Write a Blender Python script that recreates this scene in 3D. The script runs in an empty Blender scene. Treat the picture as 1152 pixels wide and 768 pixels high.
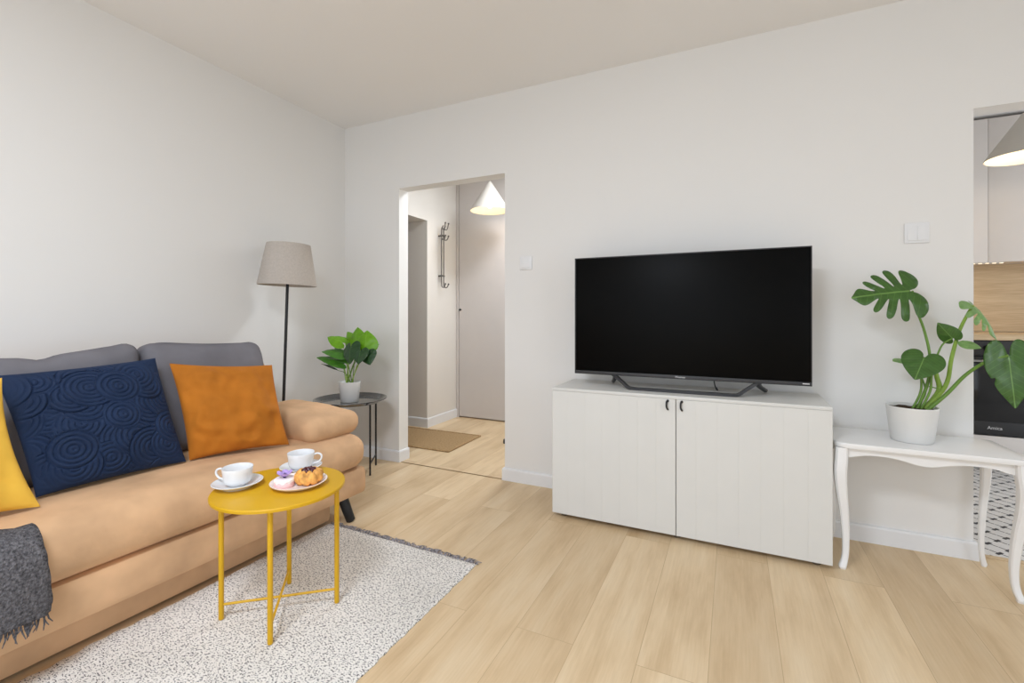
import bpy, bmesh, math, random
from mathutils import Vector, Matrix, noise as mnoise

R = math.radians
PI = math.pi
rng = random.Random(7)
scene = bpy.context.scene
COL = scene.collection

# ------------------------------------------------------------------ camera numbers
FPX, CX, CY, CAM_H = 523.0, 576.0, 354.0, 1.0426
YAW = math.atan(249 / 523)
CO, SI = math.cos(YAW), math.sin(YAW)


def ray(x, y):
    u = (x - CX) / FPX
    return Vector((-SI + u * CO, CO + u * SI, (CY - y) / FPX))


def at(x, y, Y):
    d = ray(x, y)
    t = Y / d.y
    return Vector((d.x * t, Y, CAM_H + d.z * t))


# ------------------------------------------------------------------ node helpers
def lin(c):
    def f(v):
        v = v / 255.0
        return v / 12.92 if v <= 0.04045 else ((v + 0.055) / 1.055) ** 2.4
    return (f(c[0]), f(c[1]), f(c[2]), 1.0)


class NT:
    def __init__(self, name):
        self.m = bpy.data.materials.new(name)
        self.m.use_nodes = True
        self.t = self.m.node_tree
        self.b = self.t.nodes['Principled BSDF']
        self.L = self.t.links

    def n(self, kind, **kw):
        nd = self.t.nodes.new(kind)
        for k, v in kw.items():
            setattr(nd, k, v)
        return nd

    def link(self, a, b):
        self.L.new(a, b)

    def coord(self, which='Object', scale=(1, 1, 1), rot=(0, 0, 0), loc=(0, 0, 0)):
        tc = self.n('ShaderNodeTexCoord')
        mp = self.n('ShaderNodeMapping')
        mp.inputs['Scale'].default_value = scale
        mp.inputs['Rotation'].default_value = rot
        mp.inputs['Location'].default_value = loc
        self.link(tc.outputs[which], mp.inputs['Vector'])
        return mp.outputs['Vector']

    def math(self, op, a, b=None, c=None):
        nd = self.n('ShaderNodeMath', operation=op)
        for i, v in enumerate((a, b, c)):
            if v is None:
                continue
            if isinstance(v, (int, float)):
                nd.inputs[i].default_value = v
            else:
                self.link(v, nd.inputs[i])
        return nd.outputs[0]

    def noise(self, vec, scale=5, detail=3, rough=0.5):
        nd = self.n('ShaderNodeTexNoise')
        nd.inputs['Scale'].default_value = scale
        nd.inputs['Detail'].default_value = detail
        nd.inputs['Roughness'].default_value = rough
        self.link(vec, nd.inputs['Vector'])
        return nd.outputs['Fac']

    def ramp(self, fac, stops):
        nd = self.n('ShaderNodeValToRGB')
        cr = nd.color_ramp
        while len(cr.elements) < len(stops):
            cr.elements.new(0.5)
        for e, (p, c) in zip(cr.elements, stops):
            e.position = p
            e.color = c
        self.link(fac, nd.inputs['Fac'])
        return nd.outputs['Color']

    def mix(self, fac, a, b, blend='MIX'):
        nd = self.n('ShaderNodeMix', data_type='RGBA', blend_type=blend)
        for idx, v in ((0, fac), (6, a), (7, b)):
            if isinstance(v, (int, float)):
                nd.inputs[idx].default_value = v
            elif isinstance(v, tuple):
                nd.inputs[idx].default_value = v
            else:
                self.link(v, nd.inputs[idx])
        return nd.outputs[2]

    def bump(self, h, strength=0.3, dist=0.002):
        nd = self.n('ShaderNodeBump')
        nd.inputs['Strength'].default_value = strength
        nd.inputs['Distance'].default_value = dist
        self.link(h, nd.inputs['Height'])
        self.link(nd.outputs['Normal'], self.b.inputs['Normal'])

    def set(self, **kw):
        for k, v in kw.items():
            self.b.inputs[k.replace('_', ' ')].default_value = v

    def color(self, c):
        if isinstance(c, tuple):
            self.b.inputs['Base Color'].default_value = c
        else:
            self.link(c, self.b.inputs['Base Color'])


def plain(name, c, rough=0.5, spec=0.5, var=0.04, scale=8.0, bump=0.0, bscale=60, metallic=0.0, sheen=0.0, bdist=0.002):
    k = NT(name)
    v = k.coord('Object')
    nz = k.noise(v, scale, 3)
    l = lin(c)
    lo = tuple(max(0, x * (1 - var)) for x in l[:3]) + (1,)
    hi = tuple(min(1, x * (1 + var)) for x in l[:3]) + (1,)
    k.color(k.ramp(nz, [(0.3, lo), (0.7, hi)]))
    k.set(Roughness=rough, Metallic=metallic)
    k.b.inputs['Specular IOR Level'].default_value = spec
    if sheen:
        k.b.inputs['Sheen Weight'].default_value = sheen
        k.b.inputs['Sheen Roughness'].default_value = 0.5
        k.b.inputs['Sheen Tint'].default_value = tuple(min(1, x * 1.3 + .1) for x in l[:3]) + (1,)
    if bump:
        k.bump(k.noise(v, bscale, 3), bump, bdist)
    return k.m


def oak_floor():
    k = NT('oak_laminate')
    tc = k.n('ShaderNodeTexCoord')
    sep = k.n('ShaderNodeSeparateXYZ')
    k.link(tc.outputs['Object'], sep.inputs[0])
    comb = k.n('ShaderNodeCombineXYZ')
    k.link(k.math('ADD', sep.outputs['Y'], 0.35 + 20), comb.inputs['X'])
    k.link(k.math('ADD', sep.outputs['X'], 0.066 + 0.196 * 60), comb.inputs['Y'])
    br = k.n('ShaderNodeTexBrick')
    br.offset = 0.37
    br.offset_frequency = 2
    br.inputs['Scale'].default_value = 1
    br.inputs['Mortar Size'].default_value = 0.0011
    br.inputs['Mortar Smooth'].default_value = 0.3
    br.inputs['Brick Width'].default_value = 1.28
    br.inputs['Row Height'].default_value = 0.196
    br.inputs['Bias'].default_value = 0.0
    br.inputs['Color1'].default_value = (0, 0, 0, 1)
    br.inputs['Color2'].default_value = (1, 1, 1, 1)
    br.inputs['Mortar'].default_value = (0.5, 0.5, 0.5, 1)
    k.link(comb.outputs[0], br.inputs['Vector'])
    # grain shifted per board
    add = k.n('ShaderNodeVectorMath', operation='MULTIPLY_ADD')
    k.link(br.outputs['Color'], add.inputs[0])
    add.inputs[1].default_value = (7.0, 3.0, 5.0)
    k.link(comb.outputs[0], add.inputs[2])
    mp = k.n('ShaderNodeMapping')
    mp.inputs['Scale'].default_value = (1.3, 6.5, 1)
    k.link(add.outputs[0], mp.inputs['Vector'])
    g1 = k.noise(mp.outputs[0], 1.7, 4, 0.55)
    mp2 = k.n('ShaderNodeMapping')
    mp2.inputs['Scale'].default_value = (4, 90, 1)
    k.link(add.outputs[0], mp2.inputs['Vector'])
    g2 = k.noise(mp2.outputs[0], 1.6, 4, 0.6)
    base = k.ramp(g1, [(0.26, lin((207, 180, 142))), (0.5, lin((226, 202, 166))), (0.74, lin((233, 213, 181)))])
    fine = k.ramp(g2, [(0.25, lin((242, 239, 234))), (0.65, lin((255, 255, 255)))])
    c = k.mix(0.8, base, fine, 'MULTIPLY')
    tone = k.ramp(br.outputs['Color'], [(0.0, lin((236, 232, 227))), (1.0, lin((255, 255, 255)))])
    c = k.mix(1.0, c, tone, 'MULTIPLY')
    c = k.mix(k.math('MULTIPLY', br.outputs['Fac'], .7), c, lin((168, 140, 104)))
    k.color(c)
    k.set(Roughness=0.42)
    k.b.inputs['Specular IOR Level'].default_value = 0.4
    k.bump(g2, 0.08, 0.001)
    return k.m


def oak_panel():
    k = NT('oak_panel')
    v = k.coord('Object', (1.2, 1, 14))
    g = k.noise(v, 2.0, 5, 0.55)
    v2 = k.coord('Object', (5, 1, 120))
    g2 = k.noise(v2, 1.5, 3, 0.5)
    c = k.ramp(g, [(0.25, lin((200, 174, 138))), (0.55, lin((211, 187, 152))), (0.8, lin((219, 197, 164)))])
    k.color(k.mix(0.7, c, k.ramp(g2, [(0.3, lin((226, 220, 210))), (0.6, (1, 1, 1, 1))]), 'MULTIPLY'))
    k.set(Roughness=0.5)
    return k.m


def wall_paint(name, c):
    k = NT(name)
    v = k.coord('Object')
    n1 = k.noise(v, 1.2, 2)
    l = lin(c)
    k.color(k.ramp(n1, [(0.3, tuple(x * 0.985 for x in l[:3]) + (1,)), (0.7, l)]))
    k.set(Roughness=0.7)
    k.b.inputs['Specular IOR Level'].default_value = 0.25
    k.bump(k.noise(v, 260, 2), 0.06, 0.001)
    return k.m


def rug_weave():
    k = NT('rug_weave')
    v = k.coord('Object', (110, 260, 1), (0, 0, R(24)))
    n1 = k.noise(v, 1.0, 1.5, 0.4)
    v2 = k.coord('Object', (230, 120, 1), (0, 0, R(-30)))
    n2 = k.noise(v2, 1.0, 1.5, 0.4)
    d1 = k.math('GREATER_THAN', n1, 0.60)
    d2 = k.math('GREATER_THAN', n2, 0.64)
    d = k.math('MAXIMUM', d1, d2)
    big = k.noise(k.coord('Object'), 3, 2)
    light = k.ramp(big, [(0.3, lin((220, 216, 210))), (0.7, lin((232, 228, 223)))])
    k.color(k.mix(k.math('MULTIPLY', d, 0.9), light, lin((78, 76, 80))))
    k.set(Roughness=0.95)
    k.b.inputs['Specular IOR Level'].default_value = 0.1
    k.bump(k.noise(k.coord('Object'), 240, 2), 0.6, 0.003)
    return k.m


def jute():
    k = NT('jute')
    v = k.coord('Object', (60, 220, 1))
    n1 = k.noise(v, 1.0, 2)
    k.color(k.ramp(n1, [(0.3, lin((140, 112, 76))), (0.7, lin((184, 154, 112)))]))
    k.set(Roughness=0.95)
    k.bump(n1, 0.6, 0.003)
    return k.m


def cross_tiles():
    """White floor tiles printed with staggered black crosses: one thick stroke, one thin."""
    k = NT('cross_tiles')
    tc = k.n('ShaderNodeTexCoord')
    sep = k.n('ShaderNodeSeparateXYZ')
    k.link(tc.outputs['Object'], sep.inputs[0])
    S = 0.100
    marks = []
    for ox, oy in ((0, 0), (0.5, 0.5)):
        px = k.math('SUBTRACT', k.math('FRACT', k.math('ADD', k.math('MULTIPLY', sep.outputs['X'], 1 / S), 50 + ox)), 0.5)
        py = k.math('SUBTRACT', k.math('FRACT', k.math('ADD', k.math('MULTIPLY', sep.outputs['Y'], 1 / S), 50 + oy)), 0.5)
        a = k.math('MULTIPLY', k.math('ADD', px, py), 0.7071)
        b = k.math('MULTIPLY', k.math('SUBTRACT', px, py), 0.7071)
        for p, q, ln, w in ((a, b, 0.20, 0.072), (b, a, 0.34, 0.034)):
            m = k.math('MULTIPLY', k.math('LESS_THAN', k.math('ABSOLUTE', p), ln), k.math('LESS_THAN', k.math('ABSOLUTE', q), w))
            marks.append(m)
    d = marks[0]
    for m in marks[1:]:
        d = k.math('MAXIMUM', d, m)
    k.color(k.mix(d, lin((226, 224, 222)), lin((58, 58, 62))))
    k.set(Roughness=0.4)
    return k.m


def leaf_mat(name, c, vein, rough=0.35, trans=0.15):
    k = NT(name)
    tc = k.n('ShaderNodeTexCoord')
    sep = k.n('ShaderNodeSeparateXYZ')
    k.link(tc.outputs['UV'], sep.inputs[0])
    ay = k.math('ABSOLUTE', k.math('SUBTRACT', sep.outputs['Y'], 0.5))
    mid = k.math('LESS_THAN', ay, 0.013)
    w = k.math('FRACT', k.math('MULTIPLY', k.math('SUBTRACT', sep.outputs['X'], k.math('MULTIPLY', ay, 0.5)), 9.0))
    side = k.math('MULTIPLY', k.math('LESS_THAN', k.math('ABSOLUTE', k.math('SUBTRACT', w, 0.5)), 0.035), 0.35)
    nz = k.noise(k.coord('UV'), 5, 3)
    l = lin(c)
    base = k.ramp(nz, [(0.3, tuple(x * .8 for x in l[:3]) + (1,)), (0.7, tuple(min(1, x * 1.2) for x in l[:3]) + (1,))])
    k.color(k.mix(k.math('MAXIMUM', k.math('MULTIPLY', mid, 0.8), side), base, lin(vein)))
    k.set(Roughness=rough)
    k.b.inputs['Specular IOR Level'].default_value = 0.5
    # thin leaves let some light through
    tr = k.n('ShaderNodeBsdfTranslucent')
    tr.inputs['Color'].default_value = tuple(min(1, x * 1.6) for x in l[:3]) + (1,)
    mx = k.n('ShaderNodeMixShader')
    mx.inputs[0].default_value = trans
    out = k.t.nodes['Material Output']
    k.link(k.b.outputs[0], mx.inputs[1])
    k.link(tr.outputs[0], mx.inputs[2])
    k.link(mx.outputs[0], out.inputs['Surface'])
    return k.m


def emit(name, c, s):
    k = NT(name)
    k.color(lin(c))
    k.b.inputs['Emission Color'].default_value = lin(c)
    k.b.inputs['Emission Strength'].default_value = s
    return k.m


M = {}
M['wall'] = wall_paint('white_wall_paint', (227, 226, 224))
M['hallwall'] = wall_paint('hall_wall_paint', (222, 218, 212))
M['ceil'] = wall_paint('ceiling_paint', (236, 235, 234))
M['floor'] = oak_floor()
M['oak'] = oak_panel()
M['trim'] = plain('white_trim', (226, 227, 229), 0.4, 0.4, 0.01)
M['white'] = plain('white_lacquer', (211, 211, 208), 0.38, 0.4, 0.01)
M['gloss'] = plain('white_gloss', (232, 232, 232), 0.22, 0.5, 0.01)
M['door'] = plain('grey_door', (196, 190, 186), 0.55, 0.3, 0.01)
M['darkdoor'] = plain('dark_brown_door', (56, 44, 38), 0.5, 0.3, 0.1)
M['velvet'] = plain('beige_velvet', (203, 165, 128), 0.85, 0.15, 0.17, 6, 0.25, 14, sheen=0.35, bdist=0.010)
M['grey'] = plain('grey_fabric', (115, 113, 118), 0.95, 0.1, 0.08, 10, 0.25, 400)
M['navy'] = plain('navy_velvet', (26, 42, 70), 0.75, 0.2, 0.12, 9, 0.1, 300, sheen=0.2)
M['orange'] = plain('orange_velvet', (172, 104, 32), 0.8, 0.15, 0.16, 8, 0.1, 200, sheen=0.3)
M['yellow'] = plain('yellow_velvet', (228, 182, 72), 0.85, 0.15, 0.1, 8, 0.1, 200, sheen=0.2)
M['wool'] = plain('charcoal_wool', (98, 96, 99), 1.0, 0.05, 0.55, 150, 1.0, 220, bdist=0.008)
M['black'] = plain('black_metal', (30, 30, 32), 0.45, 0.4, 0.05)
M['tray'] = plain('dark_tray', (50, 48, 47), 0.09, 0.8, 0.05)
M['tray'].node_tree.nodes['Principled BSDF'].inputs['Coat Weight'].default_value = 1.0
M['tray'].node_tree.nodes['Principled BSDF'].inputs['Coat Roughness'].default_value = 0.06
M['gun'] = plain('dark_grey_metal', (52, 52, 54), 0.4, 0.4, 0.03)
M['screen'] = plain('black_screen', (3, 3, 3), 0.4, 0.08, 0.0)
M['mustard'] = plain('mustard_metal', (206, 160, 22), 0.4, 0.4, 0.03)
M['china'] = plain('white_porcelain', (226, 227, 229), 0.15, 0.5, 0.01)
M['pinkplate'] = plain('pale_pink_porcelain', (240, 228, 224), 0.2, 0.5, 0.01)
M['shade'] = plain('taupe_shade', (180, 172, 164), 0.9, 0.1, 0.06, 120, 0.3, 400)
M['rug'] = rug_weave()
M['fringe'] = plain('grey_fringe', (138, 134, 138), 0.95, 0.1, 0.9, 160)
M['jute'] = jute()
M['tiles'] = cross_tiles()
M['pot'] = plain('white_pot', (220, 220, 218), 0.35, 0.5, 0.01)
M['soil'] = plain('soil', (62, 50, 40), 1, 0.1, 0.4, 60, 0.8, 90)
M['leafdark'] = leaf_mat('monstera_leaf', (64, 102, 40), (118, 158, 80))
M['leafpale'] = leaf_mat('young_leaf', (134, 172, 104), (176, 202, 140), trans=0.25)
M['leaflime'] = leaf_mat('lime_leaf', (118, 172, 30), (150, 196, 70), trans=0.3)
M['leafmid'] = leaf_mat('green_leaf', (66, 122, 34), (120, 170, 70))
M['leafdeep'] = leaf_mat('deep_leaf', (38, 72, 36), (80, 120, 60))
M['stem'] = plain('green_stem', (98, 134, 52), 0.5, 0.4, 0.12, 30)
M['stempale'] = plain('pale_green_stem', (132, 164, 62), 0.5, 0.4, 0.1, 30)
M['upper'] = plain('beige_cabinet', (214, 208, 203), 0.5, 0.3, 0.01)
M['glassblack'] = plain('black_glass', (14, 14, 15), 0.12, 0.5, 0.0)
M['ovenblack'] = plain('black_enamel', (32, 32, 34), 0.35, 0.5, 0.02)
M['steel'] = plain('brushed_steel', (150, 148, 146), 0.35, 0.5, 0.03, metallic=1.0)
M['pewter'] = plain('pewter_metal', (104, 100, 96), 0.4, 0.5, 0.05, metallic=0.6)
M['lampshade'] = plain('white_lamp_metal', (196, 191, 183), 0.5, 0.4, 0.01)
M['lampin'] = plain('cream_lamp_inside', (246, 232, 204), 0.6, 0.2, 0.01)
M['bulb'] = emit('lit_bulb', (255, 214, 150), 5.0)
M['led'] = emit('led_strip', (255, 236, 205), 1.6)
M['logo'] = plain('silver_lettering', (206, 206, 206), 0.4, 0.4, 0.0)
M['pastry'] = plain('golden_pastry', (222, 158, 82), 0.55, 0.3, 0.45, 45, 0.4, 90)
M['berry'] = plain('dark_berry', (72, 28, 36), 0.25, 0.5, 0.4, 60)
M['pinkcake'] = plain('pink_cake', (240, 200, 200), 0.6, 0.3, 0.06, 40)
M['icing'] = plain('white_icing', (245, 238, 234), 0.5, 0.4, 0.02)
M['petal'] = plain('lilac_petal', (180, 154, 216), 0.6, 0.2, 0.25, 60)
M['petaldark'] = plain('purple_centre', (58, 34, 92), 0.6, 0.2, 0.2, 60)
M['brass'] = plain('dull_brass', (150, 126, 94), 0.4, 0.5, 0.05, metallic=0.7)


# ------------------------------------------------------------------ mesh helpers
def obj(name, bm, mat, parent=None, smooth=35, loc=None):
    me = bpy.data.meshes.new(name)
    bmesh.ops.recalc_face_normals(bm, faces=bm.faces[:])
    bm.to_mesh(me)
    bm.free()
    me.materials.append(M[mat])
    if smooth:
        for p in me.polygons:
            p.use_smooth = True
        me.set_sharp_from_angle(angle=R(smooth))
    o = bpy.data.objects.new(name, me)
    COL.objects.link(o)
    if parent:
        o.parent = parent
    if loc:
        o.location = loc
    return o


def tag(o, label, cat, group=None):
    o['label'] = label
    o['category'] = cat
    if group:
        o['group'] = group
    return o


def thing(name, label, cat, loc=(0, 0, 0), rotz=0.0, group=None):
    o = bpy.data.objects.new(name, None)
    o.empty_display_size = 0.05
    COL.objects.link(o)
    o.location = loc
    o.rotation_euler = (0, 0, rotz)
    return tag(o, label, cat, group)


def struct(name, bm, mat, smooth=0):
    o = obj(name, bm, mat, None, smooth)
    o['kind'] = 'structure'
    return o


def add_box(bm, lo, hi, bev=0.0, seg=2, mtx=None):
    r = bmesh.ops.create_cube(bm, size=1.0)
    vs = r['verts']
    lo, hi = Vector(lo), Vector(hi)
    for v in vs:
        v.co = Vector(((v.co.x + .5) * (hi.x - lo.x) + lo.x, (v.co.y + .5) * (hi.y - lo.y) + lo.y, (v.co.z + .5) * (hi.z - lo.z) + lo.z))
    if bev:
        es = list({e for v in vs for e in v.link_edges})
        r = bmesh.ops.bevel(bm, geom=es, offset=bev, segments=seg, affect='EDGES', profile=0.5)
        vs = r['verts']
    if mtx is not None:
        bmesh.ops.transform(bm, matrix=mtx, verts=list(vs))
    return bm


def box(lo, hi, bev=0.0, seg=2, mtx=None):
    return add_box(bmesh.new(), lo, hi, bev, seg, mtx)


def prism(pts, axis, a, b):
    """Extrude a 2D outline along an axis: axis 'y' takes (x,z) points, 'z' takes (x,y), 'x' takes (y,z)."""
    bm = bmesh.new()

    def p3(p, t):
        return {'y': (p[0], t, p[1]), 'z': (p[0], p[1], t), 'x': (t, p[0], p[1])}[axis]
    A = [bm.verts.new(p3(p, a)) for p in pts]
    B = [bm.verts.new(p3(p, b)) for p in pts]
    bm.faces.new(A)
    bm.faces.new(B[::-1])
    n = len(pts)
    for i in range(n):
        bm.faces.new((A[i], A[(i + 1) % n], B[(i + 1) % n], B[i]))
    return bm


def lathe(profile, n=48, bm=None, loc=(0, 0, 0)):
    bm = bm or bmesh.new()
    rings = []
    for r, z in profile:
        if r < 1e-6:
            rings.append([bm.verts.new((loc[0], loc[1], loc[2] + z))])
        else:
            rings.append([bm.verts.new((loc[0] + r * math.cos(2 * PI * i / n), loc[1] + r * math.sin(2 * PI * i / n), loc[2] + z)) for i in range(n)])
    for a, b in zip(rings, rings[1:]):
        for i in range(n):
            j = (i + 1) % n
            if len(a) == 1 and len(b) == 1:
                continue
            if len(a) == 1:
                bm.faces.new((a[0], b[j], b[i]))
            elif len(b) == 1:
                bm.faces.new((a[i], a[j], b[0]))
            else:
                bm.faces.new((a[i], a[j], b[j], b[i]))
    return bm


def tube(pts, rad, n=10, bm=None, closed=False, square=False):
    bm = bm or bmesh.new()
    pts = [Vector(p) for p in pts]
    m = len(pts)
    rads = rad if isinstance(rad, (list, tuple)) else [rad] * m
    prev = None
    rings = []
    for i, p in enumerate(pts):
        if closed:
            t = (pts[(i + 1) % m] - pts[i - 1]).normalized()
        else:
            t = (pts[min(i + 1, m - 1)] - pts[max(i - 1, 0)]).normalized()
        if prev is None:
            ref = Vector((0, 0, 1)) if abs(t.z) < 0.9 else Vector((1, 0, 0))
            a = t.cross(ref).normalized()
        else:
            a = (prev - t * prev.dot(t)).normalized()
        prev = a
        b = t.cross(a)
        rings.append([bm.verts.new(p + rads[i] * (a * math.cos(2 * PI * (k + .5) / n) + b * math.sin(2 * PI * (k + .5) / n))) for k in range(n)])
    pairs = list(zip(rings, rings[1:])) + ([(rings[-1], rings[0])] if closed else [])
    for A, B in pairs:
        for k in range(n):
            bm.faces.new((A[k], A[(k + 1) % n], B[(k + 1) % n], B[k]))
    if not closed:
        bm.faces.new(rings[0][::-1])
        bm.faces.new(rings[-1])
    return bm


def spline(pts, k=6):
    """Catmull-Rom through the points."""
    pts = [Vector(p) for p in pts]
    P = [pts[0] * 2 - pts[1]] + pts + [pts[-1] * 2 - pts[-2]]
    out = []
    for i in range(1, len(P) - 2):
        for s in range(k):
            t = s / k
            a, b, c, d = P[i - 1], P[i], P[i + 1], P[i + 2]
            out.append(0.5 * ((2 * b) + (c - a) * t + (2 * a - 5 * b + 4 * c - d) * t * t + (3 * b - a - 3 * c + d) * t ** 3))
    out.append(pts[-1])
    return out


def softbox(lo, hi, r, step=0.03, fn=None):
    """Upholstered block: a box with well rounded edges; fn(co, rel) moves each vertex."""
    lo, hi = Vector(lo), Vector(hi)
    c, h = (lo + hi) / 2, (hi - lo) / 2
    bm = bmesh.new()
    n = [max(4, min(70, int(2 * x / step))) for x in h]
    grid = {}

    def vert(i, j, k):
        key = (i, j, k)
        if key in grid:
            return grid[key]
        p = Vector((-1 + 2 * i / n[0], -1 + 2 * j / n[1], -1 + 2 * k / n[2]))
        # crowd the vertices to the rim so that the rounding stays smooth
        p = Vector([math.copysign(abs(x) ** 0.8, x) for x in p])
        q = Vector((p.x * h.x, p.y * h.y, p.z * h.z))
        rr = min(r, h.x, h.y, h.z)
        inner = Vector([max(-(h[a] - rr), min(h[a] - rr, q[a])) for a in range(3)])
        d = q - inner
        if d.length > 1e-9:
            q = inner + d.normalized() * rr
        rel = Vector((q.x / h.x, q.y / h.y, q.z / h.z))
        q = q + c
        if fn:
            q = fn(q, rel)
        grid[key] = bm.verts.new(q)
        return grid[key]
    for ax in range(3):
        u, v = [a for a in range(3) if a != ax]
        for s in (0, n[ax]):
            for i in range(n[u]):
                for j in range(n[v]):
                    q = []
                    for di, dj in ((0, 0), (1, 0), (1, 1), (0, 1)):
                        ijk = [0, 0, 0]
                        ijk[ax] = s
                        ijk[u] = i + di
                        ijk[v] = j + dj
                        q.append(vert(*ijk))
                    try:
                        bm.faces.new(q)
                    except ValueError:
                        pass
    return bm


def pillow(bl, br, tr, tl, thick, n=44, pinch=0.07, wr=0.006, seed=0, rings=None, power=0.55, back=0.9):
    bl, br, tr, tl = map(Vector, (bl, br, tr, tl))
    N = (br - bl).cross(tl - bl).normalized()
    bm = bmesh.new()
    off = Vector((seed * 3.1, seed * 1.7, 0))
    front, rear = {}, {}
    for j in range(n + 1):
        for i in range(n + 1):
            u, v = i / n, j / n
            U, V = 2 * u - 1, 2 * v - 1
            uu = 0.5 + (u - .5) * (1 - pinch * (1 - V * V) * abs(U))
            vv = 0.5 + (v - .5) * (1 - pinch * (1 - U * U) * abs(V))
            p = (bl * (1 - uu) + br * uu) * (1 - vv) + (tl * (1 - uu) + tr * uu) * vv
            prof = ((1 - U * U) * (1 - V * V))
            t = thick * prof ** power if prof > 0 else 0
            e = min(1, prof * 3)
            wv = mnoise.noise(Vector((u * 4, v * 4, seed)) + off) * wr * 1.6 * e
            edge = max(abs(U), abs(V))
            wv += mnoise.noise(Vector((u * 9 + 5, v * 9, seed)) + off) * wr * e * (0.4 + edge)
            if rings is not None:
                wv += rings(u, v) * min(1, prof * 4)
            front[i, j] = bm.verts.new(p + N * (t + wv))
            if i in (0, n) or j in (0, n):
                rear[i, j] = front[i, j]
            else:
                rear[i, j] = bm.verts.new(p - N * t * back)
    for j in range(n):
        for i in range(n):
            bm.faces.new((front[i, j], front[i + 1, j], front[i + 1, j + 1], front[i, j + 1]))
            bm.faces.new((rear[i, j], rear[i, j + 1], rear[i + 1, j + 1], rear[i + 1, j]))
    return bm


def shift(bm, d):
    bmesh.ops.translate(bm, verts=bm.verts[:], vec=Vector(d))
    return bm


def text(name, body, size, loc, rot, mat, parent):
    cu = bpy.data.curves.new(name, 'FONT')
    cu.body = body
    cu.size = size
    cu.align_x = 'CENTER'
    cu.align_y = 'CENTER'
    cu.extrude = 0.0004
    cu.materials.append(M[mat])
    tmp = bpy.data.objects.new(name + '_curve', cu)
    COL.objects.link(tmp)
    bpy.context.view_layer.update()
    me = bpy.data.meshes.new_from_object(tmp.evaluated_get(bpy.context.evaluated_depsgraph_get()))
    bpy.data.objects.remove(tmp)
    bpy.data.curves.remove(cu)
    me.name = name
    o = bpy.data.objects.new(name, me)
    COL.objects.link(o)
    o.parent = parent
    o.location = loc
    o.rotation_euler = rot
    return o


# ================================================================== THE SETTING
CEIL = 2.45
YB, WT = 2.636, 0.10
FX0, FX1, FY0 = -3.0, 2.75, -2.1
DX0, DX1, DZ = -2.143, -1.305, 1.939     # passage to the hall
KX0, KX1, KZ = 0.925, 1.90, 1.922        # passage to the kitchen

struct('floor', prism([(FX0 - .1, FY0 - .1), (FX1 + .1, FY0 - .1), (FX1 + .1, 2.69), (-0.95, 2.69), (-0.95, 4.2), (FX0 - .1, 4.2)], 'z', -0.05, 0.0), 'floor')
struct('floor_kitchen', prism([(0.7, 2.69), (3.2, 2.69), (3.2, 4.95), (0.7, 4.95)], 'z', -0.05, 0.0), 'tiles')
struct('ceiling', box((FX0 - .1, FY0 - .1, CEIL), (3.2, 4.95, CEIL + .1)), 'ceil')
struct('wall_back', prism([(FX0, 0), (DX0, 0), (DX0, DZ), (DX1, DZ), (DX1, 0), (KX0, 0), (KX0, KZ), (KX1, KZ), (KX1, 0), (FX1, 0), (FX1, CEIL), (FX0, CEIL)], 'y', YB, YB + WT), 'wall')
# the long wall behind the sofa is very slightly out of square
WL = R(0.9)
cxl, cyl = -2.657, YB
dxl, dyl = math.sin(WL), -math.cos(WL)
xl_end = cxl + dxl * (YB - FY0) / math.cos(WL)
struct('wall_left', prism([(cxl, cyl), (xl_end, FY0), (xl_end - .12, FY0), (cxl - .12, cyl)], 'z', 0, CEIL), 'wall')
# unseen rear (behind the camera) and side walls; tall paneless openings added for light
struct('wall_rear', prism([(FX0, 0), (-2.3, 0), (-2.3, 2.2), (1.0, 2.2), (1.0, 0), (FX1, 0), (FX1, CEIL), (FX0, CEIL)], 'y', FY0 - .1, FY0), 'wall')
struct('wall_right', prism([(FY0, 0), (-1.5, 0), (-1.5, 2.2), (0.9, 2.2), (0.9, 0), (YB, 0), (YB, CEIL), (FY0, CEIL)], 'x', FX1, FX1 + .1), 'wall')


def added_window_frame(name, axis, a0, a1, z1, t0, t1, mull):  # frame without panes, for the added openings
    pts_boxes = [(a0, a0 + .06, 0, z1), (a1 - .06, a1, 0, z1), (a0, a1, z1 - .06, z1), (a0, a1, 0, .06)]
    pts_boxes += [(m - .04, m + .04, 0, z1) for m in mull]
    bm = bmesh.new()
    for b0, b1, z0, zz in pts_boxes:
        if axis == 'y':
            add_box(bm, (b0, t0, z0), (b1, t1, zz), .006)
        else:
            add_box(bm, (t0, b0, z0), (t1, b1, zz), .006)
    struct(name, bm, 'trim')


added_window_frame('added_window_1', 'y', -2.3, 1.0, 2.2, FY0 - .08, FY0 - .02, (-1.2, -0.1))  # made-up window behind the camera, holds an added light
added_window_frame('added_window_2', 'x', -1.5, 0.9, 2.2, FX1 + .02, FX1 + .08, (-0.3,))  # made-up window in the unseen side wall, also for an added light


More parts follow.
